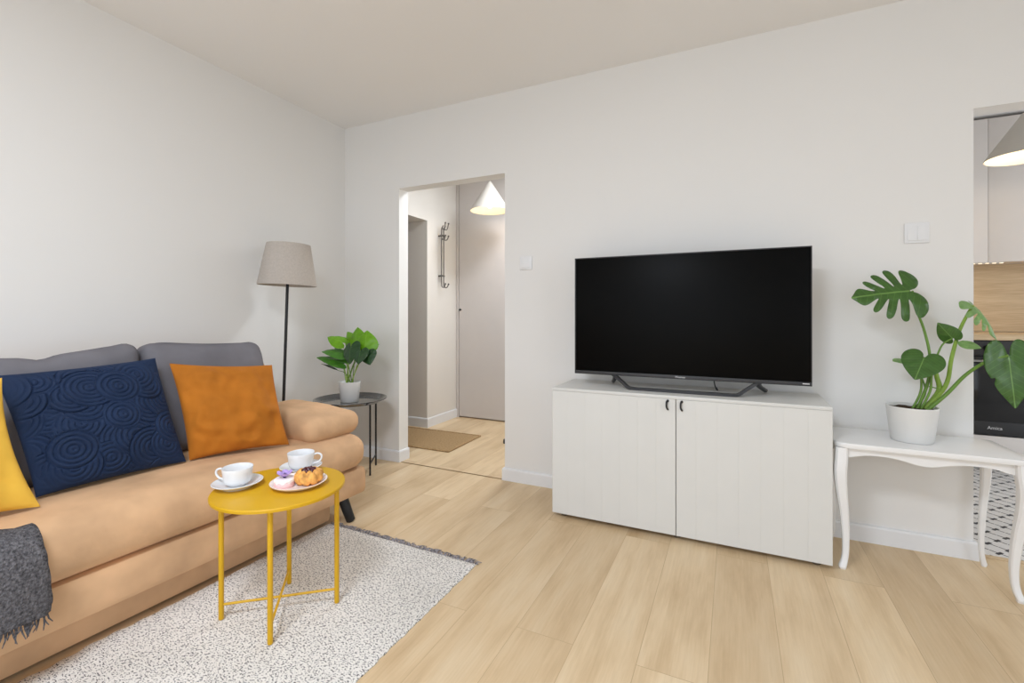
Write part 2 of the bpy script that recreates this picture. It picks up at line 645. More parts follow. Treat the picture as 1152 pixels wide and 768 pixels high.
def skirting(name, path, h=.078, t=.014):
    """Skirting board along a floor path; the wall is on the left-hand side of the path's direction."""
    bm = bmesh.new()
    pts = [Vector((p[0], p[1], 0)) for p in path]
    offs = []
    for i, p in enumerate(pts):
        ns = []
        if i > 0:
            d = (pts[i] - pts[i - 1]).normalized()
            ns.append(Vector((d.y, -d.x, 0)))
        if i < len(pts) - 1:
            d = (pts[i + 1] - pts[i]).normalized()
            ns.append(Vector((d.y, -d.x, 0)))
        m = sum(ns, Vector())
        offs.append(m / max(0.2, m.dot(ns[0])) if len(ns) > 1 else ns[0])
    prof = [(0, 0), (t, 0), (t, h - .010), (t * .75, h - .002), (t * .4, h), (0, h)]
    rings = [[bm.verts.new(p + o * a + Vector((0, 0, z))) for a, z in prof] for p, o in zip(pts, offs)]
    n = len(prof)
    for A, B in zip(rings, rings[1:]):
        for k in range(n):
            bm.faces.new((A[k], A[(k + 1) % n], B[(k + 1) % n], B[k]))
    bm.faces.new(rings[0])
    bm.faces.new(rings[-1][::-1])
    struct(name, bm, 'trim')


skirting('baseboard_left', [(xl_end, FY0), (cxl, cyl)])
skirting('baseboard_back', [(cxl + .014, YB), (DX0, YB), (DX0, YB + WT)])
skirting('baseboard_middle', [(DX1, YB + WT), (DX1, YB), (KX0, YB), (KX0, YB + WT)])
skirting('baseboard_right', [(KX1, YB + WT), (KX1, YB), (FX1, YB)])

# --- hall
HX, HY = -2.56, 4.05
NY1, NZ = 3.55, 1.915           # doorway in the hall's long wall
struct('wall_hall_left', prism([(YB + WT, 0), (2.80, 0), (2.80, NZ), (NY1, NZ), (NY1, 0), (4.15, 0), (4.15, CEIL), (YB + WT, CEIL)], 'x', HX - .27, HX), 'hallwall')
struct('wall_hall_end', box((HX - .36, HY + .04, 0), (-0.95, HY + .14, CEIL)), 'hallwall')
struct('wall_hall_right', box((-0.95, YB + WT, 0), (-0.85, 4.15, CEIL)), 'hallwall')
skirting('baseboard_hall', [(HX - .265, NY1), (HX, NY1), (HX, HY)], .085)
o = struct('door_2', box((HX - .34, 2.70, 0.0), (HX - .27, 3.62, 2.0), .004), 'darkdoor')
# flat grey door at the end of the hall
bm = box((HX + .035, HY, 0.012), (-1.66, HY + .035, 2.39), .003)
d1 = struct('door_1', bm, 'door')
bm = bmesh.new()
for lo, hi in (((HX + .003, HY - .008, 0), (HX + .032, HY + .04, 2.42)), ((HX + .003, HY - .008, 2.393), (-1.62, HY + .04, 2.42)), ((-1.657, HY - .008, 0), (-1.62, HY + .04, 2.42))):
    add_box(bm, lo, hi, .002)
struct('trim_1', bm, 'door')
kn = lathe([(0, 0), (.006, 0), (.006, .012), (.011, .016), (.012, .024), (.008, .028), (0, .028)], 20)
bmesh.ops.rotate(kn, verts=kn.verts[:], cent=(0, 0, 0), matrix=Matrix.Rotation(R(90), 3, 'X'))
ko = obj('door_knob', kn, 'black', d1, 35, (HX + .055, HY + .001, 1.095))
# expansion strip across the passage floor
struct('trim_2', box((DX0 + .02, YB - .004, 0.0), (DX1 - .02, YB + .004, 0.003), .001), 'brass')
struct('trim_3', box((KX0 + .005, 2.672, 0.0), (KX1 - .005, 2.702, 0.005), .002), 'oak')

# --- kitchen shell
struct('wall_kitchen_far', box((0.7, 4.80, 0), (3.2, 4.90, CEIL)), 'hallwall')
struct('wall_kitchen_left', box((0.70, YB + WT, 0), (0.80, 4.80, CEIL)), 'hallwall')
struct('wall_kitchen_right', prism([(YB + WT, 0), (2.9, 0), (2.9, 2.1), (3.9, 2.1), (3.9, 0), (4.8, 0), (4.8, CEIL), (YB + WT, CEIL)], 'x', 3.1, 3.2), 'hallwall')  # its opening is made up, out of view, for the added kitchen light
struct('trim_4', box((0.80, 4.785, 0.915), (3.1, 4.80, 1.425)), 'oak')

# ================================================================== SOFA
SA = R(-1.8)
SOFA = Vector((-1.735, 1.875, 0))
sofa = thing('sofa', 'beige velvet sofa bed with grey cushions against the white wall', 'sofa', SOFA, SA)
S_ROT = Matrix.Rotation(SA, 4, 'Z')
S_INV = (Matrix.Translation(SOFA) @ S_ROT).inverted()
S_MAT = Matrix.Translation(SOFA) @ S_ROT


def wr(p, s=1.0, f=9, seed=0.0):
    return mnoise.noise(Vector((p.x * f + seed, p.y * f * .6, p.z * f))) * s


def crease(p, s, f=11, seed=0.0):
    return s * (1 - abs(mnoise.noise(Vector((p.x * f + seed, p.y * f * .8, p.z * f)))) * 2) ** 3


def seat_fn(q, rel):
    q = q.copy()
    top = max(0, rel.z)
    q.z += .012 * top * (1 - rel.y ** 2) + wr(q, .005, 7) * top + crease(q, .0022, 8) * top
    if rel.x > 0.3:
        q.x += wr(q, .006, 6, 3) + .012 * (1 - rel.z ** 2)
        q.z -= .02 * max(0, rel.x - .6) * top
    return q


def panel_fn(q, rel):
    q = q.copy()
    q.x += .006 * (1 - rel.z ** 2) * (rel.x > 0) + wr(q, .003, 6, 9)
    return q


obj('seat', softbox((-.80, -2.0, .248), (.010, 0, .43), .075, .028, seat_fn), 'velvet', sofa)
obj('seat_panel', softbox((-.80, -2.0, .118), (-.002, -.004, .254), .018, .026, panel_fn), 'velvet', sofa)
obj('plinth', softbox((-.78, -1.86, .012), (-.082, -.165, .135), .010, .05), 'velvet', sofa)


def back_fn(q, rel):
    q = q.copy()
    q.x -= .04 * max(0, rel.z)
    q += Vector((wr(q, .006, 6), 0, wr(q, .006, 6, 4)))
    return q


obj('backrest', softbox((-.77, -2.0, .20), (-.600, -.10, .815), .075, .03, back_fn), 'velvet', sofa)


def arm_fn(q, rel):
    q = q.copy()
    q.z += .010 * (1 - rel.x ** 2) * rel.z + wr(q, .007, 10)
    q.y += wr(q, .008, 9, 5)
    q.x += wr(q, .006, 11, 8)
    q.z += crease(q, .003, 13, 4) * max(0, rel.z)
    q.z -= .018 * max(0, rel.x) * max(0, rel.z)
    return q


obj('armrest', softbox((-.60, -.315, .420), (-.045, .012, .552), .058, .022, arm_fn), 'velvet', sofa)
for yy in (-.125, -1.88):
    bm = tube([(-.055, yy, .135), (-.048, yy + .004, .12), (-.008, yy + .022, .004), (-.006, yy + .023, 0)], [.024, .026, .022, .019], 20)
    obj('leg', bm, 'black', sofa)


# back cushions ------------------------------------------------------
def back_cushion(name, label, y0, y1, h, th, top_fn, seed):
    """Boxy fabric cushion standing on the seat and leaning on the backrest (sofa frame, then moved to the world)."""
    def fn(q, rel):
        q = q.copy()
        q.z += top_fn(rel.y) * max(0, rel.z + .2)
        bulge = (1 - rel.y ** 2) * (1 - rel.z ** 2)
        q.x += .035 * bulge * (1 if rel.x > 0 else -.3)
        q.x += wr(q, .010, 7, seed)
        q.z += wr(q, .008, 12, seed + 3) * max(0, rel.z)
        q.x += crease(q, .005, 7, seed) * (1 if rel.x > 0 else 0)
        return q
    bm = softbox((-th / 2, y0, 0), (th / 2, y1, h), .055, .022, fn)
    lean = Matrix.Translation((-.468, 0, .434)) @ Matrix.Rotation(R(-13), 4, 'Y')
    bmesh.ops.transform(bm, matrix=S_MAT @ lean, verts=bm.verts[:])
    c = sum((v.co for v in bm.verts), Vector()) / len(bm.verts)
    base = Vector((c.x, c.y, .43))
    shift(bm, -base)
    t = thing(name, label, 'cushion', base, 0, 'grey back cushions')
    obj('cover', bm, 'grey', t)
    # piped seam round the top edge
    pts = []
    for i in range(25):
        r = -1 + 2 * i / 24
        y = (y0 + y1) / 2 + r * ((y1 - y0) / 2 - .045)
        z = h + top_fn(r * .93) * 1.2 - .004 - .012 * abs(r) ** 8
        pts.append(S_MAT @ lean @ Vector((th / 2 - .045, y, z + .001)) - base)
    obj('piping', tube(pts, .0035, 6), 'grey', t)
    return t


back_cushion('back_cushion', 'grey fabric back cushion behind the navy cushion', -1.47, -.785, .475, .15, lambda r: -.012 + .030 * r * r - .012 * math.exp(-((r - .1) / .12) ** 2) + .006 * r, 1.3)
back_cushion('back_cushion', 'grey fabric back cushion behind the orange cushion', -.775, -.235, .48, .15, lambda r: -.012 * r - .004 + .010 * r * r, 5.1)

# throw cushions -----------------------------------------------------
ring_rng = random.Random(21)
seeds = []
for j in range(-1, 9):
    for i in range(-1, 10):
        seeds.append(((i + .5 * (j % 2) + .25 * ring_rng.uniform(-1, 1)) / 7.5, (j + .25 * ring_rng.uniform(-1, 1)) / 7.0 + .02, ring_rng.random(), ring_rng.uniform(.13, .19)))
seeds.sort(key=lambda s: s[2])


def quilt(u, v):
    """Overlapping discs of raised rings, like quilted fans."""
    for sx, sy, _, rr in seeds:
        d = math.hypot(u - sx, v - sy)
        if d < rr:
            f = (d / .036) % 1.0
            return .0075 * (abs(math.sin(PI * f)) ** .6) - .004 - (.003 if d > rr - .012 else 0)
    return -.002


def throw_cushion(name, label, corners, thick, mat, **kw):
    bm = pillow(*corners, thick, **kw)
    zmin = min(v.co.z for v in bm.verts)
    c = sum((Vector(p) for p in corners), Vector()) / 4
    base = Vector((c.x, c.y, zmin))
    shift(bm, -base)
    o = obj(name, bm, mat, None, 60, base)
    return tag(o, label, 'cushion', 'throw cushions on the sofa')


throw_cushion('throw_cushion', 'navy velvet cushion quilted with overlapping ring pattern', [(-2.035, .695, .452), (-2.005, 1.135, .448), (-2.185, 1.115, .862), (-2.215, .655, .840)], .075, 'navy', n=190, pinch=.035, wr=.004, seed=2, rings=quilt, back=.5)
throw_cushion('throw_cushion', 'plain burnt orange velvet cushion beside the navy one', [(-2.010, 1.150, .447), (-1.845, 1.490, .447), (-2.000, 1.520, .802), (-2.150, 1.150, .838)], .075, 'orange', n=80, pinch=.05, wr=.013, seed=4)
throw_cushion('throw_cushion', 'plain yellow velvet cushion partly covering the navy one', [(-1.985, .235, .452), (-1.945, .675, .447), (-2.075, .630, .845), (-2.12, .195, .845)], .07, 'yellow', n=60, pinch=.10, wr=.009, seed=6)

# throw blanket -------------------------------------------------------
blank = thing('throw_blanket', 'charcoal wool throw blanket with fringe hanging over the sofa seat edge', 'blanket', S_MAT @ Vector((0.03, -1.55, .3)), SA)
path = spline([(-.10, .425), (-.06, .434), (-.015, .435), (.034, .424), (.062, .395), (.074, .355), (.075, .29), (.074, .245), (.073, .222)], 6)
bm = bmesh.new()
NU = 60
rows = []
for j, p in enumerate(path):
    row = []
    for i in range(NU + 1):
        f = i / NU
        y = -.62 + f * (.908 - .055 * max(0, 1 - j / 20) ** 2) + (.006 * math.sin(j * .2) if f > .9 else 0)
        w = mnoise.noise(Vector((f * 7, j * .05, 2))) * .008 + mnoise.noise(Vector((f * 24, j * .5, 5))) * .003
        # the hanging side is softly rounded at its outer corner
        drop = .05 * max(0, (f - .86) / .14) ** 2 * (1 if j < 14 else 0)
        row.append(bm.verts.new((p[0] - .03 + (w if p[1] < .44 else w * .3), y + .29 - .30, p[1] - .3 + (w if p[1] >= .44 else 0) - drop * .5 + .006)))
    rows.append(row)
for a, b in zip(rows, rows[1:]):
    for i in range(NU):
        bm.faces.new((a[i], a[i + 1], b[i + 1], b[i]))
bo = obj('wool_cloth', bm, 'wool', blank, 60)
sm = bo.modifiers.new('thick', 'SOLIDIFY')
sm.thickness = .020
sm.offset = 1.0
bm = bmesh.new()
for i in range(230):
    y = -.63 + .905 * i / 229
    x0 = path[-1][0] - .03 + .010
    L = rng.uniform(.018, .044)
    a, b = rng.uniform(-.014, .014), rng.uniform(-.018, .018)
    tube([(x0, y, -.064), (x0 + .004, y + a * .4, -.074 - L * .5), (x0 + .002 + b * .3, y + a, -.074 - L)], [.0026, .0020, .0010], 5, bm)
fr = obj('fringe', bm, 'wool', blank, 60)
fr['kind'] = 'stuff'

# ================================================================== RUG
rug = thing('rug', 'off-white woven rug flecked with black under the mustard side table', 'rug', (-1.40, .85, 0))
bm = bmesh.new()
nx, ny = 70, 160
gx0, gx1, gy0, gy1 = -1.825, -.966, .05, 1.700
G = {}
for j in range(ny + 1):
    for i in range(nx + 1):
        f, g = i / nx, j / ny
        x = gx0 + (gx1 - gx0) * f
        y = gy0 + (gy1 - gy0) * g
        if i == nx:
            x += .0012 * math.sin(y * 140) + .004 * mnoise.noise(Vector((y * 20, 0, 0)))
        if i == 0:
            x += .004 * math.sin(y * 90) + .012 * mnoise.noise(Vector((y * 7, 3, 0))) + (-.02 + .045 * g)
        y += .010 * mnoise.noise(Vector((x * 6, 1, 0))) * (j == ny) - .014 * f * g
        z = .007 + .0012 * mnoise.noise(Vector((x * 30, y * 30, 0)))
        if i in (0, nx) or j in (0, ny):
            z = .0035
        G[i, j] = bm.verts.new((x + 1.40, y - .85, z))
for j in range(ny):
    for i in range(nx):
        bm.faces.new((G[i, j], G[i + 1, j], G[i + 1, j + 1], G[i, j + 1]))
border = [G[i, 0] for i in range(nx + 1)] + [G[nx, j] for j in range(1, ny + 1)] + [G[i, ny] for i in range(nx - 1, -1, -1)] + [G[0, j] for j in range(ny - 1, 0, -1)]
low = [bm.verts.new((v.co.x, v.co.y, .0005)) for v in border]
for k in range(len(border)):
    q = (k + 1) % len(border)
    bm.faces.new((border[k], low[k], low[q], border[q]))
obj('woven_mat', bm, 'rug', rug, 60)
bm = bmesh.new()
for i in range(170):
    f = i / 169
    x = gx0 + .028 + (gx1 - gx0 - .02) * f
    y = gy1 - .014 * f - .004
    L = rng.uniform(.008, .036)
    a = rng.uniform(-.020, .024)
    tube([(x + 1.40, y - .85, .006), (x + 1.40 + a * .5, y - .85 + L * .5, .011), (x + 1.40 + a, y - .85 + L, .004)], [.0022, .0026, .0012], 5, bm)
fr = obj('fringe', bm, 'fringe', rug, 60)
fr['kind'] = 'stuff'

# ================================================================== MUSTARD SIDE TABLE
TC = Vector((-1.430, 1.120, 0))
TZ = .447
table = thing('side_table', 'round mustard yellow metal side table holding cups and a dessert plate', 'table', TC)
rt = .213
obj('tabletop', lathe([(0, TZ - .004), (rt - .006, TZ - .004), (rt - .004, TZ - .012), (rt - .001, TZ - .012), (rt, TZ - .004), (rt - .002, TZ - .0005), (rt - .006, TZ), (0, TZ)], 96), 'mustard', table)
feet = [(-1.572, 1.002), (-1.315, .993), (-1.288, 1.239), (-1.545, 1.248)]
fl = [Vector((x, y, 0)) - TC for x, y in feet]
for p in fl:
    bm = tube([(p.x, p.y, .009), (p.x, p.y, .012), (p.x, p.y, TZ - .004)], [.0075, .0085, .0085], 14)
    obj('leg', bm, 'mustard', table)
for a, b, z in ((0, 2, .058), (1, 3, .062)):
    obj('crossbar', tube([(fl[a].x, fl[a].y, z), (fl[b].x, fl[b].y, z)], .0042, 10), 'mustard', table)
    obj('hinge_bar', tube([(fl[a].x, fl[a].y, TZ - .04), (fl[a].x * .75, fl[a].y * .75, TZ - .010), (fl[b].x * .75, fl[b].y * .75, TZ - .010), (fl[b].x, fl[b].y, TZ - .04)], .0035, 8), 'mustard', table)

# crockery -------------------------------------------------------------
TT = TZ + .0002


def saucer(label, x, y, r=.078):
    prof = [(0, .003), (r * .5, .003), (r * .55, 0), (r * .62, 0), (r * .66, .004), (r * .9, .013), (r, .018), (r + .0012, .0195), (r - .001, .0205), (r * .88, .0165), (r * .62, .0075), (r * .5, .0062), (0, .006)]
    return tag(obj('saucer', lathe(prof, 64), 'china', None, 50, (x, y, TT)), label, 'saucer', 'white saucers')


def cup(label, x, y, ang):
    t = thing('teacup', label, 'cup', (x, y, TT + .0062), ang, 'white teacups')
    prof = [(0, .004), (.020, .004), (.022, 0), (.026, 0), (.027, .005), (.036, .008), (.0415, .014), (.0438, .022), (.0462, .046), (.0485, .061), (.0480, .0622), (.0470, .061), (.0445, .046), (.0418, .023), (.039, .016), (.030, .0095), (0, .0085)]
    obj('bowl', lathe(prof, 56), 'china', t, 60)
    pts = spline([(.0455, 0, .052), (.060, 0, .056), (.073, 0, .050), (.074, 0, .036), (.062, 0, .023), (.0425, 0, .019)], 6)
    obj('handle', tube(pts, [.0036] * len(pts), 10), 'china', t, 60)
    return t


saucer('white porcelain saucer set apart from the dessert plate, at the table edge', -1.553, 1.047)
saucer('white porcelain saucer behind the dessert plate', -1.497, 1.262, .074)
cup('white porcelain teacup with its handle towards the navy cushion', -1.553, 1.047, R(205))
cup('white porcelain teacup behind the pastry, its handle towards the armrest', -1.497, 1.262, R(35))

PX, PY = -1.372, 1.148
pr_ = .092
prof = [(0, .003), (pr_ * .55, .003), (pr_ * .6, 0), (pr_ * .66, 0), (pr_ * .70, .004), (pr_ * .92, .010), (pr_, .016), (pr_ + .001, .0175), (pr_ - .002, .018), (pr_ * .88, .0125), (pr_ * .66, .0065), (0, .006)]
tag(obj('dessert_plate', lathe(prof, 72), 'pinkplate', None, 50, (PX, PY, TT)), 'pale round dessert plate holding a pink cake and a golden pastry', 'plate')

cake = thing('mini_cake', 'small pink cake topped with a purple flower on the dessert plate', 'cake', (PX - .022, PY - .040, TT + .0062))
obj('cake_body', lathe([(0, 0), (.030, 0), (.032, .003), (.0325, .020), (.031, .024), (0, .024)], 40), 'pinkcake', cake)
bm = lathe([(.0325, .017), (.0338, .020), (.0336, .026), (.029, .0295), (0, .030)], 40)
for v in bm.verts:
    if v.co.z < .019:
        v.co.z += .003 * math.sin(9 * math.atan2(v.co.y, v.co.x))
obj('icing', bm, 'icing', cake)
flower = obj('flower', lathe([(0, .029), (.005, .030), (.006, .040), (.003, .045), (0, .046)], 12), 'petaldark', cake)
for k in range(6):
    a = 2 * PI * k / 6 + .3
    bm = bmesh.new()
    bmesh.ops.create_uvsphere(bm, u_segments=14, v_segments=8, radius=1)
    bmesh.ops.scale(bm, vec=(.0155, .012, .0030), verts=bm.verts[:])
    bmesh.ops.transform(bm, matrix=Matrix.Rotation(a, 4, 'Z') @ Matrix.Translation((.0135, 0, .042)) @ Matrix.Rotation(R(-32), 4, 'Y'), verts=bm.verts[:])
    obj('petal', bm, 'petal', flower, 60)

pas = thing('pastry', 'golden fluted pastry filled with dark berries on the dessert plate', 'pastry', (PX + .028, PY + .018, TT + .0072))
bm = bmesh.new()
nt, npf = 84, 20
V = {}
for i in range(nt):
    th = 2 * PI * i / nt
    for j in range(npf):
        ph = 2 * PI * j / npf
        lobe = abs(math.sin(4 * (th + .25 * math.sin(ph)))) ** .6
        rr = .0125 + .0075 * lobe
        Rr = .026
        x = Rr + rr * math.cos(ph) * 1.15
        z = .0235 + rr * 1.15 * math.sin(ph) * 1.1
        x = max(x, .003)
        z = max(z, .0)
        n_ = mnoise.noise(Vector((th * 3, ph * 2, 1))) * .0015
        V[i, j] = bm.verts.new(((x + n_) * math.cos(th), (x + n_) * math.sin(th), z + n_ * (z > .002)))
for i in range(nt):
    for j in range(npf):
        bm.faces.new((V[i, j], V[(i + 1) % nt, j], V[(i + 1) % nt, (j + 1) % npf], V[i, (j + 1) % npf]))
obj('dough', bm, 'pastry', pas, 70)
for k in range(7):
    a = 2 * PI * k / 6
    rr = 0 if k == 6 else .016
    bm = bmesh.new()
    bmesh.ops.create_icosphere(bm, subdivisions=3, radius=.0105)
    for v in bm.verts:
        v.co += v.co.normalized() * mnoise.noise(v.co * 260 + Vector((k, 0, 0))) * .0012
    shift(bm, (rr * math.cos(a), rr * math.sin(a), .042 + (.004 if k == 6 else 0)))
    obj('berry', bm, 'berry', pas, 80)

# ================================================================== FLOOR LAMP
lamp = thing('floor_lamp', 'black floor lamp with a taupe drum shade between sofa and wall', 'lamp', (-2.425, 1.900, 0))
obj('base', lathe([(0, 0), (.125, 0), (.13, .004), (.13, .012), (.12, .018), (.02, .022), (.012, .03), (0, .03)], 48), 'black', lamp)
TIP = Vector((.030, .026, 1.30))
obj('pole', tube([(0, 0, .02), TIP * .5, TIP], .0085, 14), 'black', lamp)
dirp = TIP.normalized()
rotm = Vector((0, 0, 1)).rotation_difference(dirp).to_matrix().to_4x4()
sh = lathe([(.1595, 1.218), (.1610, 1.217), (.1615, 1.220), (.1205, 1.460), (.1195, 1.462), (.1175, 1.461), (.1580, 1.220), (.1595, 1.218)], 72)
bmesh.ops.transform(sh, matrix=Matrix.Translation(dirp * .0) @ rotm, verts=sh.verts[:])
obj('lamp_shade', sh, 'shade', lamp, 50)
bm = bmesh.new()
for k in range(3):
    a = 2 * PI * k / 3
    tube([(0, 0, 1.285), (.144 * math.cos(a), .144 * math.sin(a), 1.300)], .002, 6, bm)
lathe([(0, 1.26), (.016, 1.26), (.018, 1.30), (.014, 1.315), (0, 1.315)], 20, bm)
lathe([(0, 1.315), (.014, 1.318), (.028, 1.35), (.026, 1.385), (.012, 1.405), (0, 1.408)], 24, bm)
bmesh.ops.transform(bm, matrix=rotm, verts=bm.verts[:])
obj('bulb_holder', bm, 'white', lamp)

# ================================================================== BLACK TRAY TABLE + SMALL PLANT
BT = Vector((-2.268, 2.300, 0))
BZ = .476
tt = thing('tray_table', 'round black metal tray table with thin legs in the corner', 'table', BT)
rb = .228
obj('tray', lathe([(0, BZ - .004), (rb - .035, BZ - .004), (rb - .028, BZ), (rb - .006, BZ + .016), (rb, BZ + .018), (rb + .003, BZ + .0165), (rb + .001, BZ + .022), (rb - .008, BZ + .022), (rb - .032, BZ + .004), (rb - .036, BZ), (0, BZ)], 96), 'tray', tt)
LEGS = [(.138, .030), (.030, .205), (-.138, -.030), (-.030, -.205)]
for x, y in LEGS:
    obj('leg', tube([(x, y, 0), (x, y, BZ - .004)], .0062, 12), 'black', tt)
for (a, b) in ((0, 1), (2, 3)):
    A, B = LEGS[a], LEGS[b]
    obj('crossbar', tube([(A[0], A[1], .075), (B[0], B[1], .075)], .005, 8), 'black', tt)
    obj('tray_support', tube([(A[0], A[1], BZ - .020), (B[0], B[1], BZ - .020)], .0045, 8), 'black', tt)
obj('clip', box((-.16, -.13, BZ - .030), (-.145, -.115, BZ - .004), .002), 'black', tt)
obj('clip', box((-.075, -.20, BZ - .028), (-.06, -.185, BZ - .004), .002), 'black', tt)


# leaves ----------------------------------------------------------------
def chaikin(pts, it=2):
    for _ in range(it):
        q = []
        n = len(pts)
        for i in range(n):
            a, b = pts[i], pts[(i + 1) % n]
            q.append((a[0] * .75 + b[0] * .25, a[1] * .75 + b[1] * .25))
            q.append((a[0] * .25 + b[0] * .75, a[1] * .25 + b[1] * .75))
        pts = q
    return pts


HEART = [(0.03, 0.015), (-.15, .06), (-.25, .18), (-.24, .34), (-.10, .49), (.14, .55), (.36, .50), (.56, .39), (.74, .25), (.88, .11), (.97, .02)]
OVAL = [(0.0, .01), (.02, .10), (.12, .24), (.30, .34), (.50, .34), (.70, .26), (.86, .13), (.97, .02)]
SPLIT = [(0.03, .015), (-.10, .05), (-.19, .18), (-.17, .34), (-.06, .46), (.03, .49), (.07, .42), (.085, .16), (.115, .15),
         (.17, .46), (.25, .535), (.32, .50), (.30, .36), (.235, .13), (.265, .125), (.40, .40), (.50, .46), (.55, .41), (.50, .28), (.40, .11), (.43, .105),
         (.60, .29), (.70, .33), (.73, .27), (.66, .18), (.57, .085), (.60, .08), (.77, .17), (.86, .17), (.95, .06), (1.0, .01)]
HALFSPLIT = [(0.03, .015), (-.17, .06), (-.31, .20), (-.24, .40), (-.04, .52), (.14, .55), (.28, .52), (.38, .46), (.44, .42), (.42, .34), (.46, .335),
             (.54, .38), (.64, .32), (.74, .24), (.86, .12), (.97, .02)]


def leaf(outline, base, tip, normal, wid=1.0, fold=.15, droop=.2, wave=.02, asym=1.0, seed=0, it=2):
    base, tip, normal = Vector(base), Vector(tip), Vector(normal)
    L = (tip - base).length
    X = (tip - base).normalized()
    Yv = normal.cross(X).normalized()
    Zv = X.cross(Yv).normalized()
    pts = outline + [(x, -y * asym) for x, y in reversed(outline)]
    pts = chaikin(pts, it)
    bm = bmesh.new()
    vs = [bm.verts.new((x, y, 0)) for x, y in pts]
    es = [bm.edges.new((vs[i], vs[(i + 1) % len(vs)])) for i in range(len(vs))]
    bmesh.ops.triangle_fill(bm, edges=es, use_beauty=True, use_dissolve=False)
    for k in range(-2, 10):
        bmesh.ops.bisect_plane(bm, geom=bm.verts[:] + bm.edges[:] + bm.faces[:], plane_co=(k * .1 + .02, 0, 0), plane_no=(1, 0, 0))
    for k in range(-5, 6):
        bmesh.ops.bisect_plane(bm, geom=bm.verts[:] + bm.edges[:] + bm.faces[:], plane_co=(0, k * .1, 0), plane_no=(0, 1, 0))
    bmesh.ops.triangulate(bm, faces=bm.faces[:])
    uvl = bm.loops.layers.uv.new('leaf')
    for f in bm.faces:
        for l in f.loops:
            l[uvl].uv = (l.vert.co.x, l.vert.co.y + .5)
    for v in bm.verts:
        x, y = v.co.x, v.co.y * wid
        z = -fold * abs(y) - droop * (x * x - x) - droop * .6 * y * y + wave * mnoise.noise(Vector((x * 4 + seed, y * 5, seed)))
        v.co = base + (X * x + Yv * y + Zv * z) * L
    return bm


def put_leaf(bm, mat, parent, thick=.0009):
    shift(bm, -parent.location)
    o = obj('leaf', bm, mat, parent, 60)
    m = o.modifiers.new('blade', 'SOLIDIFY')
    m.thickness = thick
    return o


def put_stem(pts, r0, r1, mat, parent, name='stem'):
    s = spline(pts, 6)
    n = len(s)
    bm = tube(s, [r0 + (r1 - r0) * i / (n - 1) for i in range(n)], 9)
    shift(bm, -parent.location)
    return obj(name, bm, mat, parent, 60)


# small plant on the tray table
SPX, SPY = -2.262, 2.285
plant = thing('potted_plant', 'bushy green plant in a white pot on the black tray table', 'plant', (SPX, SPY, BZ + .0005))
obj('pot', lathe([(0, 0), (.052, 0), (.056, .003), (.068, .128), (.0685, .131), (.066, .132), (.064, .128), (.061, .100), (0, .100)], 56), 'pot', plant, 50)
bm = lathe([(0, .112), (.03, .114), (.0615, .110), (.062, .104), (0, .102)], 32)
for v in bm.verts:
    v.co.z += .004 * mnoise.noise(v.co * 70)
obj('soil', bm, 'soil', plant, 60)
top = Vector((SPX, SPY, BZ + .110))


def zp(x, y, dY=0.0):
    return at(340 + x / 6.4, 350 + y / 6.4, SPY + dY)


SL = [  # base px, tip px, depth offsets (base, tip), normal, width, outline, material
    ((385, 255), (400, 110), (.02, .06), (-.2, -1, .30), 1.15, HEART, 'leaflime'),
    ((455, 262), (468, 135), (-.02, .02), (.25, -1, .25), 1.05, HEART, 'leaflime'),
    ((345, 240), (325, 145), (.05, .08), (-.4, -1, .3), 1.0, HEART, 'leaflime'),
    ((290, 225), (180, 185), (.0, -.02), (-.1, -.5, .9), .75, HEART, 'leaflime'),
    ((300, 305), (135, 290), (-.03, -.09), (0, -.45, .9), .62, HEART, 'leafmid'),
    ((285, 370), (98, 333), (-.05, -.12), (-.1, -.40, .9), .55, HEART, 'leafmid'),
    ((258, 425), (132, 375), (-.05, -.10), (-.2, -.2, 1), .42, OVAL, 'leafdeep'),
    ((350, 250), (345, 385), (-.06, -.10), (0, -1, .25), .85, HEART, 'leafdeep'),
    ((420, 285), (405, 385), (-.07, -.10), (0.1, -1, .3), 1.0, HEART, 'leafdeep'),
    ((470, 300), (490, 390), (-.04, -.05), (.2, -1, .3), 1.05, HEART, 'leafdeep'),
    ((470, 290), (560, 235), (.03, .05), (-.3, -.5, .8), .42, OVAL, 'leafmid'),
    ((260, 260), (232, 265), (.06, .09), (-.3, -1, .3), 1.0, HEART, 'leafdeep'),
    ((430, 290), (520, 330), (-.01, -.03), (.1, -.8, .6), .7, HEART, 'leafdeep'),
    ((310, 330), (255, 300), (.04, .05), (-.2, -.9, .5), .9, HEART, 'leafdeep'),
]
for k, (b, t_, dd, nn, w_, ol, mt) in enumerate(SL):
    B, T = zp(b[0], b[1], dd[0]), zp(t_[0], t_[1], dd[1])
    put_leaf(leaf(ol, B, T, nn, w_ * 1.2, .12, .22, .03, 1.0, k, 2), mt, plant)
    a = rng.uniform(0, 2 * PI)
    s0 = top + Vector((.020 * math.cos(a), .020 * math.sin(a), -.008))
    mid = s0.lerp(B, .5) + Vector((0, 0, .03))
    put_stem([s0, mid, B], .0030, .0018, 'stempale' if k % 2 else 'stem', plant)

# ================================================================== TV CABINET
CB0, CB1, CYF, CZ0, CZ1 = -.846, .3645, 2.262, .024, .668
cab = thing('tv_cabinet', 'low white two-door cabinet under the television', 'cabinet', (-.24, 2.44, 0))


def cabx(lo, hi, bev=.002):
    return shift(box(lo, hi, bev), (.24, -2.44, 0))


bm = cabx((CB0 + .002, CYF + .020, CZ0 + .002), (CB1 - .002, YB - .016, CZ1 - .016))
obj('carcass', bm, 'white', cab)
obj('top_panel', cabx((CB0, CYF + .001, CZ1 - .016), (CB1, YB - .014, CZ1), .002), 'white', cab)


